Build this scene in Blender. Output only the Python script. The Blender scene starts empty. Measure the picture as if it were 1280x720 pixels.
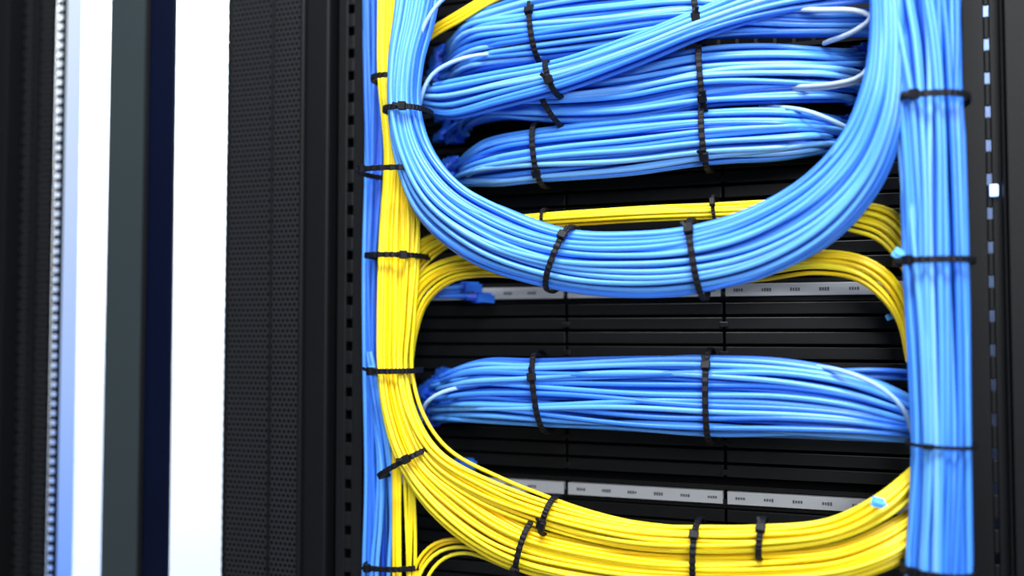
import bpy, math, random
from mathutils import Vector, Matrix, Euler
random.seed(7)
scene = bpy.context.scene
try:
    scene.view_settings.view_transform = 'Standard'
    scene.view_settings.look = 'None'
except Exception as e:
    print(e)

# ------------------------------------------------------------ camera (calibrated from the photo's vanishing point)
YAW, PITCH = math.radians(21), math.radians(2.5)
CAM = Vector((0, -0.85, 1.30))
LENS = 35.0
F = LENS / 36 * 1280
cam_d = bpy.data.cameras.new('camera'); cam_d.lens = LENS; cam_d.sensor_width = 36
cam = bpy.data.objects.new('camera', cam_d); scene.collection.objects.link(cam)
cam.location = CAM
cam.rotation_euler = Euler((math.pi / 2 + PITCH, 0, YAW))
cam_d.clip_start = 0.02
cam_d.dof.use_dof = True
cam_d.dof.focus_distance = 0.85
cam_d.dof.aperture_fstop = 1.8
scene.camera = cam
RM = cam.rotation_euler.to_matrix()

def W(px, py, d=0.0):
    """point of the rack plane (offset d metres in front of it) measured in the photograph"""
    r = RM @ Vector(((px - 640) / F, -(py - 360) / F, -1))
    t = (-d - CAM.y) / r.y
    return CAM + r * t
def X(px, d=0.0): return W(px, 414, d).x
def Z(py, d=0.0, px=830): return W(px, py, d).z

# ------------------------------------------------------------ materials
def mat(name, col, rough=0.5, spec=0.5, metal=0.0, noise=0.0, nscale=40, emis=None, coat=0, trans=0, bump=0):
    m = bpy.data.materials.new(name); m.use_nodes = True
    nt = m.node_tree; b = nt.nodes['Principled BSDF']
    b.inputs['Base Color'].default_value = (*col, 1)
    b.inputs['Roughness'].default_value = rough
    b.inputs['Specular IOR Level'].default_value = spec
    b.inputs['Metallic'].default_value = metal
    b.inputs['Coat Weight'].default_value = coat
    b.inputs['Coat Roughness'].default_value = 0.28
    b.inputs['Transmission Weight'].default_value = trans
    if emis:
        b.inputs['Emission Color'].default_value = (*emis[0], 1)
        b.inputs['Emission Strength'].default_value = emis[1]
    if noise or bump:
        tc = nt.nodes.new('ShaderNodeTexCoord')
        n = nt.nodes.new('ShaderNodeTexNoise'); n.inputs['Scale'].default_value = nscale
        nt.links.new(tc.outputs['Object'], n.inputs['Vector'])
        if noise:
            mx = nt.nodes.new('ShaderNodeMix'); mx.data_type = 'RGBA'
            mx.inputs['A'].default_value = (*[c * (1 - noise) for c in col], 1)
            mx.inputs['B'].default_value = (*[min(1, c * (1 + noise)) for c in col], 1)
            nt.links.new(n.outputs['Fac'], mx.inputs['Factor'])
            nt.links.new(mx.outputs['Result'], b.inputs['Base Color'])
        if bump:
            bp = nt.nodes.new('ShaderNodeBump'); bp.inputs['Strength'].default_value = bump
            bp.inputs['Distance'].default_value = 0.001
            nt.links.new(n.outputs['Fac'], bp.inputs['Height'])
            nt.links.new(bp.outputs['Normal'], b.inputs['Normal'])
    return m

BLUES = [mat('blue_pvc_a', (0.075, 0.315, 0.90), 0.36, 0.5, noise=0.08, coat=.25),
         mat('blue_pvc_b', (0.11, 0.375, 0.93), 0.34, 0.5, noise=0.08, coat=.25),
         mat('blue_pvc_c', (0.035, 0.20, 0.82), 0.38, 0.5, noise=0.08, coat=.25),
         mat('blue_pvc_d', (0.17, 0.45, 0.95), 0.34, 0.5, noise=0.08, coat=.25)]
DBLUES = [mat('deep_and_shaded_blue_pvc_a', (0.03, 0.16, 0.74), 0.4), mat('deep_and_shaded_blue_pvc_b', (0.05, 0.23, 0.82), 0.4),  # deep blue cables; first two also paint shade on lower strand layers
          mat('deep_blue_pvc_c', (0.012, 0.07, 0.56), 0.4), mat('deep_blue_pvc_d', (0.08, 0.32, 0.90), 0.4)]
YELS = [mat('yellow_pvc_a', (0.98, 0.75, 0.006), 0.40, 0.5, noise=0.05, coat=.2),
        mat('yellow_pvc_b', (1.0, 0.83, 0.02), 0.40, 0.5, noise=0.05, coat=.2),
        mat('yellow_pvc_c', (0.92, 0.62, 0.003), 0.40, 0.5, noise=0.05, coat=.2)]
WHITES = [mat('pale_blue_pvc', (0.34, 0.56, 0.90), 0.4)]
GREYW = [mat('pale_grey_pvc', (0.42, 0.52, 0.64), 0.4)]
PLUG = mat('plug_blue_polycarbonate', (0.01, 0.07, 0.62), 0.25, 0.6, coat=0.3)
PLUGCLEAR = mat('plug_clear_blue', (0.03, 0.19, 0.85), 0.2, 0.6, coat=0.4)
CYAN = mat('cyan_clip_plastic', (0.10, 0.44, 0.85), 0.35)
TIE = mat('tie_black_nylon', (0.003, 0.003, 0.006), 0.55, 0.25)
BLACK = mat('rack_black_paint', (0.004, 0.0045, 0.0055), 0.5, 0.16, noise=0.3, nscale=300, bump=0.1)
BLACKG = mat('panel_black_plastic', (0.0065, 0.007, 0.008), 0.38, 0.25, noise=0.2, nscale=90)
DARK = mat('interior_black', (0.002, 0.002, 0.003), 0.8, 0.05)
GREY = mat('panel_dark_grey', (0.024, 0.034, 0.038), 0.5, 0.3, noise=0.1, nscale=8)
BLUE_REFL = mat('panel_black_blue_reflection', (0.0006, 0.0024, 0.014), 0.4, 0.2, noise=0.6, nscale=3)  # blue reflection on the black panel, put into its base colour
LABEL = mat('label_strip_white', (0.50, 0.52, 0.55), 0.45, noise=0.06, nscale=30)
INK = mat('label_print_grey', (0.10, 0.10, 0.11), 0.6)
WALL = mat('wall_white_paint', (0.88, 0.90, 0.93), 0.8, noise=0.02, nscale=3)
FLOORM = mat('floor_grey_vinyl', (0.30, 0.31, 0.33), 0.45, noise=0.15, nscale=6)
CEIL = mat('ceiling_tile_white', (0.75, 0.75, 0.75), 0.9, noise=0.04, nscale=12)
PERF = mat('perforated_steel_black', (0.014, 0.015, 0.017), 0.45, 0.3)
LEDW = mat('led_indicator', (0.5, 0.7, 1.0), 0.3, emis=((0.28, 0.45, 1.0), 1.9))

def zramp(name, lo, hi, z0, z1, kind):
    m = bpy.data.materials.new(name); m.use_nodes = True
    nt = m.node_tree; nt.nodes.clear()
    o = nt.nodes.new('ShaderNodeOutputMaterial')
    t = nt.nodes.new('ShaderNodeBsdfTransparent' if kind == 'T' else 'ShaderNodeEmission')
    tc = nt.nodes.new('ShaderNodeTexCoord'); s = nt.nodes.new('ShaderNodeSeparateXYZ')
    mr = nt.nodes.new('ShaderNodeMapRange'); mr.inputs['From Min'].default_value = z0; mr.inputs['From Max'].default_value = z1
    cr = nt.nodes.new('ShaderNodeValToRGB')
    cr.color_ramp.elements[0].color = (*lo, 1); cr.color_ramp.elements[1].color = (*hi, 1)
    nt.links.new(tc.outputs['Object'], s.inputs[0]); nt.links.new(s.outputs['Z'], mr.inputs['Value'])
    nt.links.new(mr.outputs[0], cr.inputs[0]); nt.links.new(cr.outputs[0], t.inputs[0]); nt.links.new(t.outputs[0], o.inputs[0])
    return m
SLOT_FADE = zramp('slot_light_fade', (0.02, 0.022, 0.03), (0.45, 0.52, 0.68), 1.10, 1.55, 'T')  # added film, fades the light through the slots towards the bottom
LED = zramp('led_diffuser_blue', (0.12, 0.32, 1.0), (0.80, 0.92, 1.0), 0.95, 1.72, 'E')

# ------------------------------------------------------------ helpers
def empty(name, loc=(0, 0, 0)):
    e = bpy.data.objects.new(name, None); scene.collection.objects.link(e); e.location = loc
    e.empty_display_size = 0.05
    return e
def link(o, parent=None):
    scene.collection.objects.link(o)
    if parent is not None:
        o.parent = parent
    return o

class MB:
    def __init__(s): s.v = []; s.f = []; s.m = []
    def box(s, x0, x1, y0, y1, z0, z1, mi=0, M=None):
        b = len(s.v)
        pts = [Vector((x, y, z)) for z in (z0, z1) for y in (y0, y1) for x in (x0, x1)]
        if M is not None: pts = [M @ p for p in pts]
        s.v += pts
        for q in ((0, 2, 3, 1), (4, 5, 7, 6), (0, 1, 5, 4), (2, 6, 7, 3), (0, 4, 6, 2), (1, 3, 7, 5)):
            s.f.append([b + i for i in q]); s.m.append(mi)
    def frustum(s, p, q, r1, r2, n=8, mi=0, M=None):
        b = len(s.v); ax = (q - p).normalized()
        u = ax.orthogonal().normalized(); w = ax.cross(u)
        for c, r in ((p, r1), (q, r2)):
            for k in range(n):
                a = 2 * math.pi * k / n
                v = c + u * math.cos(a) * r + w * math.sin(a) * r
                s.v.append(M @ v if M is not None else v)
        for k in range(n):
            s.f.append([b + k, b + (k + 1) % n, b + n + (k + 1) % n, b + n + k]); s.m.append(mi)
        s.f.append([b + k for k in reversed(range(n))]); s.m.append(mi)
        s.f.append([b + n + k for k in range(n)]); s.m.append(mi)
    def obj(s, name, mats, parent=None, bevel=0, smooth=False):
        me = bpy.data.meshes.new(name); me.from_pydata([tuple(v) for v in s.v], [], s.f)
        for m in mats: me.materials.append(m)
        me.polygons.foreach_set('material_index', s.m)
        if smooth: me.polygons.foreach_set('use_smooth', [True] * len(s.f))
        me.update()
        o = bpy.data.objects.new(name, me); link(o, parent)
        if bevel:
            bv = o.modifiers.new('bevel', 'BEVEL'); bv.width = bevel; bv.segments = 2; bv.limit_method = 'ANGLE'
        return o

def catmull(pts, per=10):
    P = [pts[0] * 2 - pts[1]] + pts + [pts[-1] * 2 - pts[-2]]
    out = []
    for i in range(1, len(P) - 2):
        p0, p1, p2, p3 = P[i - 1:i + 3]
        t0 = 0.0; t1 = t0 + max(1e-6, (p1 - p0).length) ** .5
        t2 = t1 + max(1e-6, (p2 - p1).length) ** .5; t3 = t2 + max(1e-6, (p3 - p2).length) ** .5
        for k in range(per):
            t = t1 + (t2 - t1) * k / per
            A1 = p0 * ((t1 - t) / (t1 - t0)) + p1 * ((t - t0) / (t1 - t0))
            A2 = p1 * ((t2 - t) / (t2 - t1)) + p2 * ((t - t1) / (t2 - t1))
            A3 = p2 * ((t3 - t) / (t3 - t2)) + p3 * ((t - t2) / (t3 - t2))
            B1 = A1 * ((t2 - t) / (t2 - t0)) + A2 * ((t - t0) / (t2 - t0))
            B2 = A2 * ((t3 - t) / (t3 - t1)) + A3 * ((t - t1) / (t3 - t1))
            out.append(B1 * ((t2 - t) / (t2 - t1)) + B2 * ((t - t1) / (t2 - t1)))
    out.append(pts[-1])
    return out
def resample_pair(A, B, step):
    mid = [(a + b) / 2 for a, b in zip(A, B)]
    cum = [0]
    for i in range(1, len(mid)): cum.append(cum[-1] + (mid[i] - mid[i - 1]).length)
    n = max(4, int(cum[-1] / step)); oa, ob = [], []; j = 0
    for k in range(n + 1):
        s = cum[-1] * k / n
        while j < len(mid) - 2 and cum[j + 1] < s: j += 1
        f = (s - cum[j]) / max(1e-9, cum[j + 1] - cum[j]); f = min(1, f)
        oa.append(A[j].lerp(A[j + 1], f)); ob.append(B[j].lerp(B[j + 1], f))
    return oa, ob

def wave(amp):
    ph = [random.uniform(0, 6.28) for _ in range(3)]
    fr = [random.uniform(1, 2.5), random.uniform(3, 5), random.uniform(6, 9)]
    am = [1.0, 0.5, 0.2]
    def f(t, L): return amp * sum(a * math.sin(q * t * L + p) for a, q, p in zip(am, fr, ph))
    return f
def sst(t): t = max(0, min(1, t)); return t * t * (3 - 2 * t)

def add_plug(mb, p, dirv):
    z = dirv.normalized(); up = Vector((0, 0, 1))
    if abs(z.dot(up)) > 0.9: up = Vector((0, 1, 0))
    x = up.cross(z).normalized(); y = z.cross(x)
    M = Matrix((x, y, z)).transposed().to_4x4(); M.translation = p
    mb.frustum(Vector((0, 0, -0.002)), Vector((0, 0, 0.012)), 0.0028, 0.0048, 8, 0, M)
    mb.box(-0.0055, 0.0055, -0.0038, 0.0038, 0.011, 0.028, 1, M)
    mb.box(-0.0052, 0.0052, -0.0050, 0.0050, 0.009, 0.014, 0, M)
    mb.box(-0.0016, 0.0016, 0.0038, 0.0060, 0.008, 0.026, 1, M)

def bundle(name, st, n, mats, r=0.0024, th=0.015, layers=(1.0, 0.35), wob=0.05, dj=0.0016,
           fan0=None, fan1=None, seed=1, plugs=True, per=10, wl=4.0):
    """st: stations (ax, ay, bx, by, d): the two edges of the bundle and its depth in front of the rack plane"""
    random.seed(seed)
    root = empty(name, W((st[len(st) // 2][0]), st[len(st) // 2][1], st[len(st) // 2][4]))
    cu = bpy.data.curves.new(name + '_strands', 'CURVE'); cu.dimensions = '3D'
    cu.bevel_depth = r; cu.bevel_resolution = 2; cu.use_fill_caps = True
    shade_lower = 0
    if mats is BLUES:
        mats = BLUES + [DBLUES[0], DBLUES[1]]; shade_lower = 2  # lower layers get darker blues, shade between strands painted into the colour
    for m in mats: cu.materials.append(m)
    A = catmull([W(s[0], s[1], s[4]) for s in st], per)
    B = catmull([W(s[2], s[3], s[4]) for s in st], per)
    A, B = resample_pair(A, B, 0.0065)
    N = len(A); pm = MB()
    L = sum((A[i + 1] - A[i]).length for i in range(N - 1))
    for li, lay in enumerate(layers):
        for i in range(n):
            u0 = (i + 0.5) / n + random.uniform(-0.35, 0.35) / n
            wu, wd = wave(wob), wave(dj)
            dj0 = random.uniform(-dj, dj)
            pts = []
            t0 = t1 = None
            if fan0:
                q = (i + random.uniform(0, 1)) / n
                t0 = W(random.uniform(fan0[0], fan0[2]), fan0[1] + (fan0[3] - fan0[1]) * q, fan0[4] + random.uniform(0, .010))
            if fan1:
                q = (i + random.uniform(0, 1)) / n
                t1 = W(random.uniform(fan1[0], fan1[2]), fan1[1] + (fan1[3] - fan1[1]) * q, fan1[4] + random.uniform(0, .010))
            bl0 = random.uniform(0.10, 0.20); bl1 = random.uniform(0.10, 0.20)
            for k in range(N):
                t = k / (N - 1)
                u = u0 + wu(t, L * wl); u = max(0.02, min(0.98, u))
                c = 2 * u - 1
                bul = th * (1 - abs(c) ** 2.4) ** 0.5
                p = A[k].lerp(B[k], u)
                p = p + Vector((0, -(bul * lay + dj0 + wd(t, L * wl)), 0))
                if t0 is not None and t < bl0: p = p.lerp(t0, (1 - sst(t / bl0)) ** 1.3)
                if t1 is not None and t > 1 - bl1: p = p.lerp(t1, (1 - sst((1 - t) / bl1)) ** 1.3)
                pts.append(p)
            sp = cu.splines.new('POLY'); sp.points.add(len(pts) - 1)
            sp.points.foreach_set('co', [c for p in pts for c in (*p, 1)])
            sp.use_smooth = True
            if shade_lower: sp.material_index = random.choice((0, 0, 1, 1, 1, 2, 3)) if li == 0 else random.choice((2, 4, 5))
            else: sp.material_index = random.randrange(len(mats))
            if plugs and t0 is not None and (i + li) % 2 == 0:
                add_plug(pm, pts[0], Vector((-.75 + random.uniform(-.1, .1), .65, random.uniform(-.1, .1))))
            if plugs and t1 is not None and (i + li) % 2 == 0:
                add_plug(pm, pts[-1], Vector((.75 + random.uniform(-.1, .1), .65, random.uniform(-.1, .1))))
    o = bpy.data.objects.new(name + '_strands', cu); link(o)
    o.parent = root; o.matrix_parent_inverse = Matrix.Translation(-root.location)
    if pm.v:
        po = pm.obj(name + '_plugs', [PLUG, PLUGCLEAR]); po.parent = root
        po.matrix_parent_inverse = Matrix.Translation(-root.location)
    return root

def tie(p1, p2, d, th, w=0.0045, head=0.35, ext=0.0035, tail=True):
    a, b = W(*p1, d), W(*p2, d)
    c = (a + b) / 2; ax = (b - a); ha = ax.length / 2 + ext; ax.normalize()
    Yv = Vector((0, -1, 0)); side = ax.cross(Yv).normalized()
    hb = th + 0.0055
    mb = MB(); K = 72
    def pos(th_, off=0):
        cs, sn = math.cos(th_), math.sin(th_)
        e = 2 / 2.4
        return c + ax * (ha + off) * math.copysign(abs(cs) ** e, cs) + Yv * (hb + off) * math.copysign(abs(sn) ** e, sn)
    for k in range(K):
        a_ = 2 * math.pi * k / K
        o_ = 0.0018 + (0.0007 if k % 2 else 0)
        pi, po = pos(a_), pos(a_, o_)
        wv = w / 2 * (1.0 if k % 2 else 0.86)
        mb.v += [pi - side * wv, pi + side * wv, po + side * wv, po - side * wv]
    for k in range(K):
        b0, b1 = 4 * k, 4 * ((k + 1) % K)
        for j in range(4):
            mb.f.append([b0 + j, b0 + (j + 1) % 4, b1 + (j + 1) % 4, b1 + j]); mb.m.append(0)
    t = math.pi * head; p = pos(t, 0.0022); q = pos(t + 0.05, 0.0022)
    tx = (q - p).normalized(); nz = tx.cross(side).normalized()
    if nz.dot(Yv) < 0: nz = -nz
    M = Matrix((tx, side, nz)).transposed().to_4x4(); M.translation = p
    mb.box(-0.0034, 0.0034, -w * .70, w * .70, -0.002, 0.0030, 0, M)
    if tail:
        M2 = M @ Matrix.Rotation(random.uniform(-.7, .7), 4, 'Z') @ Matrix.Rotation(-0.35, 4, 'Y')
        mb.box(0.001, 0.009, -w * .3, w * .3, 0.0006, 0.0020, 0, M2)
    o = mb.obj('cable_tie', [TIE])
    bv = o.modifiers.new('bevel', 'BEVEL'); bv.width = 0.0004; bv.segments = 1
    return o

# ============================================================ room
ZT = 2.15
mb = MB(); mb.box(-4.5, 2.5, -3.0, 1.65, -0.1, 0); mb.obj('floor', [FLOORM])
mb = MB(); mb.box(-4.5, 2.5, -3.0, 1.65, 2.9, 3.0); mb.obj('ceiling', [CEIL])
mb = MB(); mb.box(-4.5, 2.5, 1.55, 1.65, 0, 2.9); mb.obj('wall_back', [WALL])

# ============================================================ rack
rack = empty('server_rack')
def bar(m, x0, x1, y0, y1, hx0, hx1, holes, mi=0, z0=0.0, z1=ZT):
    """upright with a column of rectangular holes"""
    m.box(x0, hx0, y0, y1, z0, z1, mi); m.box(hx1, x1, y0, y1, z0, z1, mi)
    z = z0
    for (a, b) in sorted(holes):
        m.box(hx0, hx1, y0, y1, z, a, mi); z = b
    m.box(hx0, hx1, y0, y1, z, z1, mi)

xl0, xl1 = X(419), X(456)
holes = []; z = 0.06
while z < ZT - .05:
    holes.append((z, z + 0.0090)); z += 0.0222
m = MB()
bar(m, xl0, xl1, 0.0, 0.003, X(432), X(440), holes)
m.box(xl0, xl0 + .003, 0.0, 0.05, 0, ZT)
m.box(xl1 - .003, xl1, 0.0, 0.05, 0, ZT)
m.obj('post_left', [BLACKG], rack, bevel=0.0008)
m = MB()
m.box(X(386), X(417), -0.012, 0.03, 0, ZT)
m.box(X(384), X(390), -0.018, -0.006, 0, ZT)
m.obj('frame_left', [BLACK], rack, bevel=0.003)
xr0, xr1 = X(1207, .01), X(1300, .01)
holes = []; z = 0.05
while z < ZT - .05:
    holes.append((z, z + 0.0085)); z += 0.0262
m = MB()
bar(m, xr0, xr1, -0.010, -0.007, X(1237.5, .01), X(1244, .01), holes)
m.box(xr0, xr0 + .003, -0.010, 0.03, 0, ZT)
m.box(X(1256, .01), X(1259, .01), -0.022, -0.007, 0, ZT)
m.box(X(1262, .01), xr1, -0.020, -0.007, 0, ZT)
m.obj('post_right', [BLACK], rack, bevel=0.0008)
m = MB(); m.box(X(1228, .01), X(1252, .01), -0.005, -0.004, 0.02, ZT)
m.obj('slot_dimming_film', [SLOT_FADE], rack)  # added behind the slots only to dim their backlight
m = MB(); p = W(1242.5, 238, .012)
m.box(p.x - .0030, p.x + .0030, -.0135, -.009, p.z - .0045, p.z + .0045)
m.obj('indicator_lamp', [LEDW], rack, bevel=.0006)
m = MB()
m.box(xl0, xr0 + .012, 0.30, 0.31, 0, ZT)
m.box(xl0 - .01, xl0, 0.03, 0.31, 0, ZT)
m.box(xr0 + .004, xr0 + .012, 0.0, 0.31, 0, ZT)
m.box(xl0, xl1 + .0, 0.06, 0.064, 0, ZT)
m.obj('enclosure', [DARK], rack)
m = MB()
m.box(X(386), xr1, -0.01, 0.31, ZT, ZT + 0.03); m.box(X(386), xr0, 0.05, 0.31, 0, 0.05)
m.obj('cap_and_plinth', [BLACK], rack, bevel=0.002)

PD = -0.055
px0, px1 = X(470, PD), X(1160, PD)
seams = [X(708, PD), X(905, PD)]
zs1, zs2 = Z(364, PD), Z(617, PD)
m = MB()
m.box(px0, px1, -PD + .012, -PD + .016, 0.05, ZT - .01, 1)
pitch = 0.0132
edges = [px0] + seams + [px1]
zc = 0.06
while zc < ZT - .03:
    if not any(abs(zc + pitch / 2 - zz) < 0.013 for zz in (zs1, zs2)):
        for i in range(3):
            m.box(edges[i] + .0012, edges[i + 1] - .0012, -PD, -PD + .012, zc + .0013, zc + pitch - .0013, 0)
    zc += pitch
for sx in seams:
    zc = 0.06
    k = 0
    while zc < ZT - .03:
        if k % 2 == 0: m.box(sx - .004, sx + .004, -PD - .002, -PD + .003, zc + .003, zc + .008, 0)
        zc += pitch; k += 1
m.obj('ribbed_cable_manager', [BLACKG, DARK], rack, bevel=0.0007)

def strip_panel(zc):
    e = empty('patch_panel', (0, 0, zc))
    m = MB()
    h = 0.0056
    for i in range(3):
        m.box(edges[i] + .002, edges[i + 1] - .002, -PD - .003, -PD + .003, -h, h, 0)
    m.obj('label_strip', [LABEL], e, bevel=0.0006)
    m = MB()
    x = px0 + .02
    while x < px1 - .02:
        if all(abs(x + .004 - s) > .010 for s in seams):
            for k in range(4):
                hh = random.uniform(.0010, .0016)
                m.box(x + k * .0022, x + k * .0022 + .0016, -PD - .0034, -PD - .0030, -hh, hh, 0)
        x += 0.0245
    m.obj('label_print', [INK], e)
    m = MB()
    m.box(px0, px1, -PD + .004, -PD + .012, h + .0005, h + .0045, 0)
    m.box(px0, px1, -PD + .004, -PD + .012, -h - .0045, -h - .0005, 0)
    m.obj('carrier', [BLACKG], e)
    return e
strip_panel(zs1); strip_panel(zs2)
def port_row(zc):
    m = MB(); wq = .0165; x = px0 + .004
    m.box(px0, px1, -PD - .004, -PD + .0, zc + .008, zc + .012, 0)
    m.box(px0, px1, -PD - .004, -PD + .0, zc - .012, zc - .008, 0)
    while x < px1 - wq:
        m.box(x, x + .003, -PD - .004, -PD, zc - .008, zc + .008, 0)
        m.box(x + .003, x + wq, -PD - .001, -PD - .0005, zc - .008, zc + .008, 1)
        x += wq
    m.obj('rj45_port_row', [BLACKG, DARK], rack)
for py in (60, 120, 185, 490): port_row(Z(py, PD))

# ============================================================ left neighbours: doors and panels
def perf_sheet(name, x0, x1, z0, z1, y, cell, hr, mt, parent, stagger=True):
    vs = []; fs = []
    nx = max(1, int((x1 - x0) / cell + .01)); nz = int((z1 - z0) / cell)
    o8 = [(-1, -1), (0, -1), (1, -1), (1, 0), (1, 1), (0, 1), (-1, 1), (-1, 0)]
    for j in range(nz):
        for i in range(nx - (1 if stagger else 0)):
            cx = x0 + (i + .5 + (.5 if (stagger and j % 2) else 0)) * cell; cz = z0 + (j + .5) * cell
            b = len(vs)
            for a, c in o8: vs.append((cx + a * cell / 2, y, cz + c * cell / 2))
            for a, c in o8:
                l = math.hypot(a, c); vs.append((cx + a / l * hr, y, cz + c / l * hr))
            for k in range(8):
                fs.append((b + k, b + (k + 1) % 8, b + 8 + (k + 1) % 8, b + 8 + k))
    me = bpy.data.meshes.new(name); me.from_pydata(vs, [], fs); me.materials.append(mt)
    o = bpy.data.objects.new(name, me); link(o, parent); return o

door = empty('perforated_rack_door')
perf_sheet('mesh_sheet', X(289), X(388), 0.05, ZT, -0.012, 0.0052, 0.0017, PERF, door)
m = MB()
m.box(X(292), X(386), 0.004, 0.006, 0.0, ZT)
m.obj('dark_backing_sheet', [DARK], door)  # added dark sheet, keeps the bright wall from showing through the mesh
m = MB()
m.box(X(290.5), X(294), -0.014, 0.006, 0, ZT)
m.box(X(345), X(348), -0.0142, -0.011, 0, ZT)
m.obj('stile', [BLACK], door, bevel=0.001)

m = MB()
m.box(X(131), X(178), -0.001, 0.003, 0, ZT, 0)
m.obj('cabinet_side_panel', [GREY], None, bevel=0.0015)
m = MB()
m.box(X(182), X(214.5), -0.001, 0.003, 0, ZT, 0)
m.box(X(178.5), X(183), -0.004, 0.002, 0, ZT, 1)
m.obj('cabinet_door_edge', [BLUE_REFL, BLACK], None, bevel=0.0015)

door2 = empty('perforated_rack_door')
perf_sheet('mesh_sheet', X(26), X(70), 0.05, ZT, -0.004, 0.0062, 0.0021, PERF, door2)
xh = X(68)
perf_sheet('hole_column', xh, xh + 0.0105, 0.05, ZT, -0.004, 0.0105, 0.0032, BLACK, door2, stagger=False)
m = MB()
m.box(X(20), X(62), 0.0, 0.002, 0.0, ZT)
m.obj('dark_backing_sheet', [DARK], door2)  # added dark sheet, blocks the wall light behind this mesh too
m = MB()
m.box(X(-40), X(21), -0.02, 0.006, 0, ZT)
m.box(X(42), X(48), -0.010, -0.003, 0, ZT)
m.box(xh + .0107, xh + .0122, -0.006, -0.002, 0, ZT)
m.obj('stile', [BLACK], door2, bevel=0.0007)
m = MB()
m.box(X(64), X(91), 0.004, 0.006, 0.0, ZT)
m.obj('led_light_strip', [LED])

# ============================================================ cables
T, Bm = -420, 1140
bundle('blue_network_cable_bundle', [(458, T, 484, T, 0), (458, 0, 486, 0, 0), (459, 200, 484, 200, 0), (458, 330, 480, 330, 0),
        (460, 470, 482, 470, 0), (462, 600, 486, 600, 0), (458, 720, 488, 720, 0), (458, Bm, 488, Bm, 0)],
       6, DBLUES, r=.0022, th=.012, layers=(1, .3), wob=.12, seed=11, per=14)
bundle('blue_network_cable_bundle', [(462, 440, 470, 440, .008), (466, 500, 484, 500, .012), (474, 580, 496, 580, .012), (472, 650, 498, 650, .012),
        (466, 720, 495, 720, .012), (462, Bm, 492, Bm, .01)], 5, BLUES, r=.0022, th=.008, layers=(1,), wob=.1, seed=12)
bundle('yellow_network_cable_bundle', [(480, T, 498, T, .022), (480, 0, 498, 0, .022), (480, 100, 498, 100, .022), (486, 200, 508, 200, .022),
        (478, 300, 506, 300, .024), (476, 400, 504, 400, .026), (477, 460, 503, 460, .028), (484, 520, 514, 520, .03), (502, 580, 540, 574, .03),
        (545, 645, 592, 614, .03), (622, 702, 662, 655, .03), (730, 730, 766, 680, .028), (850, 740, 862, 690, .028), (960, 738, 956, 688, .028),
        (1060, 724, 1048, 680, .028), (1125, 702, 1108, 655, .024), (1160, 672, 1150, 630, .01)],
       13, YELS, r=.0019, th=.015, layers=(1, .55, .1), wob=.04, dj=.0014, seed=21, per=9)
bundle('yellow_network_cable_bundle', [(492, T, 508, T, .024), (492, 0, 508, 0, .024), (492, 100, 510, 100, .024), (502, 200, 520, 200, .024),
        (500, 300, 524, 300, .026), (498, 400, 519, 400, .028), (496, 460, 516, 460, .030), (506, 520, 530, 520, .034), (534, 582, 560, 562, .036),
        (596, 630, 622, 596, .036), (680, 662, 702, 626, .036), (780, 684, 794, 648, .036), (868, 690, 872, 656, .036), (955, 688, 952, 656, .036),
        (1050, 674, 1036, 648, .034), (1115, 642, 1098, 618, .03), (1160, 596, 1145, 580, .012)],
       9, YELS, r=.0018, th=.009, layers=(1, .4), wob=.10, dj=.0022, seed=27, per=9)
bundle('yellow_network_cable_bundle', [(490, 470, 512, 470, .018), (492, 560, 520, 560, .018), (492, 640, 523, 640, .018), (492, 720, 524, 720, .018), (492, Bm, 522, Bm, .018)],
       9, YELS, r=.0017, th=.008, layers=(1,), wob=.06, seed=22)
bundle('yellow_network_cable_bundle', [(492, 400, 508, 410, .012), (503, 340, 520, 352, .012), (522, 302, 534, 330, .008), (560, 286, 566, 306, .004), (640, 272, 642, 288, 0), (760, 262, 762, 278, 0),
        (900, 254, 902, 272, 0), (1000, 250, 1002, 270, 0), (1070, 252, 1060, 288, .004), (1115, 262, 1095, 300, .008), (1142, 290, 1120, 325, .008), (1160, 350, 1145, 370, .004)],
       7, YELS, r=.0017, th=.007, layers=(1, .2), wob=.08, seed=23)
bundle('yellow_network_cable_bundle', [(500, 470, 514, 480, .016), (508, 400, 521, 420, .014), (518, 352, 536, 378, .012), (548, 328, 566, 352, .01), (600, 318, 610, 345, .006), (680, 322, 682, 352, .002), (760, 335, 762, 360, 0),
        (860, 335, 862, 358, 0), (950, 322, 955, 350, .002), (1020, 314, 1020, 342, .006), (1080, 322, 1070, 350, .01), (1118, 348, 1100, 372, .01), (1138, 392, 1122, 402, .008), (1150, 450, 1134, 452, .004)],
       8, YELS, r=.0017, th=.008, layers=(1, .2), wob=.08, seed=24)
bundle('yellow_network_cable_bundle', [(514, 740, 524, 760, .02), (524, 698, 536, 720, .02), (545, 676, 556, 698, .015), (580, 670, 585, 692, .008), (640, 690, 640, 712, 0)],
       4, YELS, r=.0017, th=.005, layers=(1,), wob=.06, seed=25)
bundle('yellow_network_cable_bundle', [(510, 60, 520, 70, .012), (535, 36, 545, 50, .010), (570, 14, 580, 30, .01), (610, -8, 616, 8, .006), (680, -40, 684, -20, 0)],
       4, YELS, r=.0017, th=.004, layers=(1,), wob=.06, seed=26)
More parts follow.
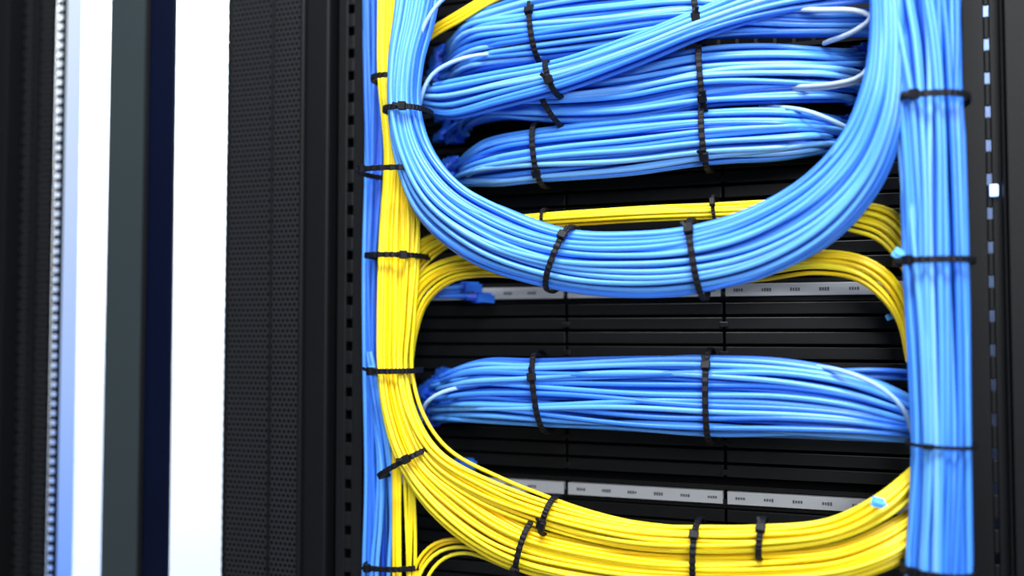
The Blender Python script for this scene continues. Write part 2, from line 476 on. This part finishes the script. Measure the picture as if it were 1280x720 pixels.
# horizontal blue bundles
bundle('blue_network_cable_bundle', [(552, 70, 556, 100, -.01), (580, 34, 590, 92, .0), (650, 20, 660, 80, .006), (760, 8, 765, 64, .01), (880, 0, 880, 48, .01), (1000, 16, 1000, 46, .006), (1090, 16, 1090, 46, -.01)],
       11, BLUES, th=.016, layers=(1, .5, 0), wob=.06, fan0=(552, 60, 572, 104, -.035), seed=31)
bundle('blue_network_cable_bundle', [(590, 20, 590, 40, -.005), (680, -10, 690, 14, .005), (800, -34, 800, 4, .006), (960, -40, 960, 2, .006), (1100, -40, 1100, 4, -.01)],
       7, BLUES, th=.012, layers=(1, .3), wob=.05, seed=32)
bundle('blue_network_cable_bundle', [(555, 120, 560, 150, -.01), (600, 104, 610, 148, .0), (690, 96, 700, 154, .004), (780, 84, 785, 150, .006), (880, 62, 882, 134, .008), (980, 58, 980, 128, .004), (1100, 70, 1100, 124, -.015)],
       12, BLUES, th=.016, layers=(1, .5, 0), wob=.06, fan0=(560, 128, 590, 172, -.035), fan1=(1050, 60, 1085, 130, -.040), seed=33)
bundle('blue_network_cable_bundle', [(530, 112, 532, 138, .01), (560, 104, 566, 148, .022), (620, 92, 630, 134, .03), (700, 76, 708, 114, .032), (790, 46, 800, 82, .032), (870, 14, 882, 50, .03), (960, -22, 975, 24, .026), (1080, -50, 1090, 4, .015)],
       8, BLUES, th=.011, layers=(1, .2), wob=.06, seed=34)
bundle('blue_network_cable_bundle', [(570, 200, 574, 226, -.01), (610, 176, 618, 232, 0), (675, 163, 682, 227, .005), (780, 150, 785, 220, .006), (882, 140, 886, 206, .006), (980, 138, 984, 198, .004), (1070, 150, 1070, 180, -.015)],
       11, BLUES, th=.016, layers=(1, .5, 0), wob=.06, fan0=(568, 200, 590, 232, -.03), fan1=(1020, 150, 1060, 192, -.040), seed=35)
bundle('blue_network_cable_bundle', [(535, 476, 538, 522, -.005), (590, 450, 590, 526, .004), (672, 447, 684, 532, .008), (780, 445, 785, 538, .01), (888, 445, 890, 544, .01), (980, 449, 980, 546, .01), (1060, 464, 1060, 548, .008), (1120, 486, 1110, 550, .0), (1160, 510, 1160, 552, -.01)],
       14, BLUES, th=.018, layers=(1, .5, 0), wob=.06, fan0=(536, 466, 568, 528, -.03), seed=36)
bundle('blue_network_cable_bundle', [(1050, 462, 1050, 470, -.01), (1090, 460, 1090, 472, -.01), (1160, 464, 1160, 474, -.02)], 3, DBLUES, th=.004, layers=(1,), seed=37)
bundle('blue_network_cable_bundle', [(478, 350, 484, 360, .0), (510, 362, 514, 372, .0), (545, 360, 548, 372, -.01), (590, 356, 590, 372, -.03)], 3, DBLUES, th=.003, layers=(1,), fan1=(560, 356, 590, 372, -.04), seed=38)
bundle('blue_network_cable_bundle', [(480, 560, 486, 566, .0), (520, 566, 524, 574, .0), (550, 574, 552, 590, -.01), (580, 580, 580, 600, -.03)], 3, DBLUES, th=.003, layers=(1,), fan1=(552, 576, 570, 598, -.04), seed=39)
# big blue loop
LO = [(512, -230, 560, -200), (503, -60, 556, -60), (497, 20, 542, 24), (491, 80, 527, 80), (490, 140, 524, 136), (499, 205, 541, 190), (523, 268, 580, 234), (590, 326, 640, 264), (694, 360, 712, 288), (790, 371, 790, 291),
      (878, 366, 866, 283), (960, 346, 940, 260), (1040, 302, 1008, 220), (1096, 240, 1056, 166), (1124, 170, 1082, 100), (1130, 100, 1090, 40), (1128, 20, 1090, -30), (1124, -230, 1084, -240)]
LO = [(*s, d) for s, d in zip(LO, [.03, .04, .045, .05, .05, .05, .05, .05, .05, .05, .05, .05, .05, .05, .055, .055, .055, .05])]
bundle('blue_network_cable_bundle', LO, 15, BLUES, th=.017, layers=(1, .6, .15), wob=.04, dj=.0019, seed=41, per=10)
# right trunk
bundle('blue_network_cable_bundle', [(1096, T, 1200, T, .045), (1098, -20, 1203, -20, .045), (1114, 60, 1204, 60, .045), (1122, 128, 1204, 128, .045), (1127, 230, 1207, 230, .045),
        (1130, 327, 1210, 327, .045), (1136, 440, 1211, 440, .045), (1141, 555, 1212, 555, .045), (1138, 640, 1213, 640, .045), (1133, 710, 1214, 710, .045), (1128, Bm, 1214, Bm, .045)],
       15, BLUES, r=.0023, th=.018, layers=(1, .5, 0), wob=.055, dj=.0019, seed=42, per=12)
bundle('blue_network_cable_bundle', [(1085, -200, 1108, -200, .06), (1090, -20, 1118, -20, .062), (1106, 60, 1134, 60, .06), (1118, 128, 1146, 128, .058), (1128, 220, 1152, 220, .052), (1134, 330, 1158, 330, .045)],
       5, BLUES, th=.009, layers=(1,), wob=.06, seed=43)

for i, s in enumerate([
    [(528, 170, .0), (526, 128, .035), (540, 96, .035), (575, 76, .03), (640, 66, .002)],
    [(522, 80, .05), (530, 40, .055), (548, 8, .055), (580, -20, .05)],
    [(940, 10, .0), (1020, 13, .03), (1070, 14, .03), (1089, 22, .03), (1070, 38, .03), (1030, 54, .004)],
    [(960, 112, -.005), (1040, 108, .025), (1076, 98, .03), (1092, 78, .03)],
    [(950, 132, -.005), (1010, 140, .018), (1050, 156, .01), (1070, 166, 0)],
    [(1000, 455, .0), (1060, 466, .034), (1100, 484, .036), (1128, 510, .03), (1142, 545, .02)],
    [(524, 530, .0), (534, 503, .02), (560, 489, .02), (640, 480, .004)]]):
    bundle('pale_network_cable', [(x, y - 2, x, y + 2, d) for x, y, d in s], 1 if i not in (2, 3) else 2, GREYW if i in (2, 3) else WHITES, r=.0019, th=.002, layers=(1,), wob=.02, seed=60 + i, plugs=False)

# ============================================================ cable ties
random.seed(3)
for a in [((478, 104), (531, 102), .03, .024), ((492, 141), (529, 139), .05, .018), ((462, 218), (548, 215), .035, .028), ((470, 321), (526, 321), .02, .024),
          ((474, 463), (517, 463), .028, .018), ((484, 592), (541, 560), .03, .018), ((466, 704), (526, 706), .012, .016),
          ((670, 16), (679, 78), .006, .018), ((874, -4), (880, 50), .010, .024), ((688, 84), (697, 114), .032, .012), ((684, 122), (703, 156), .005, .020),
          ((878, 60), (884, 138), .008, .018), ((674, 161), (681, 228), .005, .018), ((881, 138), (886, 208), .006, .018),
          ((674, 445), (685, 534), .008, .020), ((888, 443), (889, 546), .010, .020),
          ((716, 290), (690, 358), .05, .020), ((866, 281), (880, 367), .05, .020),
          ((693, 627), (683, 660), .036, .012), ((668, 654), (653, 712), .032, .018), ((874, 656), (872, 722), .03, .019), ((954, 655), (951, 690), .036, .012),
          ((1120, 130), (1203, 125), .045, .024), ((1126, 328), (1209, 326), .045, .021), ((1135, 706), (1212, 714), .045, .021), ((1142, 553), (1211, 557), .045, .019),
          ((683, 268), (684, 286), .0, .009), ((894, 252), (896, 274), .0, .009)]:
    thin = a[0] in ((1142, 553), (683, 268), (894, 252))
    tie(*a, w=0.003 if thin else 0.0052, head=random.choice((.3, .42, .6, .7)), tail=not thin)

for (px, py, d, s) in ((1124, 318, .05, .8), (1097, 628, .054, .75), (1112, 396, -.0, .5), (466, 462, .02, .6)):
    p = W(px, py, d); m = MB()
    m.box(-.006 * s, .006 * s, -.002, .002, -.005 * s, .005 * s, 0)
    m.box(-.004 * s, .009 * s, -.003, .000, -.002 * s, .002 * s, 0)
    o = m.obj('plastic_cable_clip', [CYAN], None, bevel=.0008); o.location = p; o.rotation_euler = (0, random.uniform(-.6, .6), 0)

# ============================================================ lights
def area(name, loc, target, sx, sy, power, col=(1, 1, 1)):
    l = bpy.data.lights.new(name, 'AREA'); l.shape = 'RECTANGLE'; l.size = sx; l.size_y = sy; l.energy = power; l.color = col
    o = bpy.data.objects.new(name, l); link(o); o.location = loc
    o.rotation_euler = (Vector(target) - Vector(loc)).to_track_quat('-Z', 'Y').to_euler()
    return o
area('ceiling_light_aisle', (0.0, -0.95, 2.6), (-0.2, 0, 1.3), 1.0, 0.4, 50, (0.96, 0.98, 1))
area('fill_light', (0.5, -1.7, 1.9), (-0.2, 0, 1.25), 0.8, 0.8, 27, (0.96, 0.98, 1))  # added soft fill on the camera side, brightens the cables
area('rear_wall_light', (-2.2, 0.9, 2.7), (-2.2, 1.55, 1.2), 2.5, 0.3, 115, (0.88, 0.95, 1))  # added lamp, washes the rear wall white for the left gaps
area('rear_wall_light', (0.4, 1.0, 2.7), (0.4, 1.55, 1.3), 1.5, 0.3, 60, (0.95, 0.98, 1))  # added lamp, brightens the wall behind the right slots
area('blue_wall_wash', (-2.9, 1.1, 0.25), (-2.9, 1.55, 1.0), 0.8, 0.2, 8, (0.1, 0.35, 1))  # added blue wash, tints the lower wall seen in the left gap
w = bpy.data.worlds.new('world'); scene.world = w; w.use_nodes = True
w.node_tree.nodes['Background'].inputs[0].default_value = (0.5, 0.6, 0.8, 1)
w.node_tree.nodes['Background'].inputs[1].default_value = 0.16
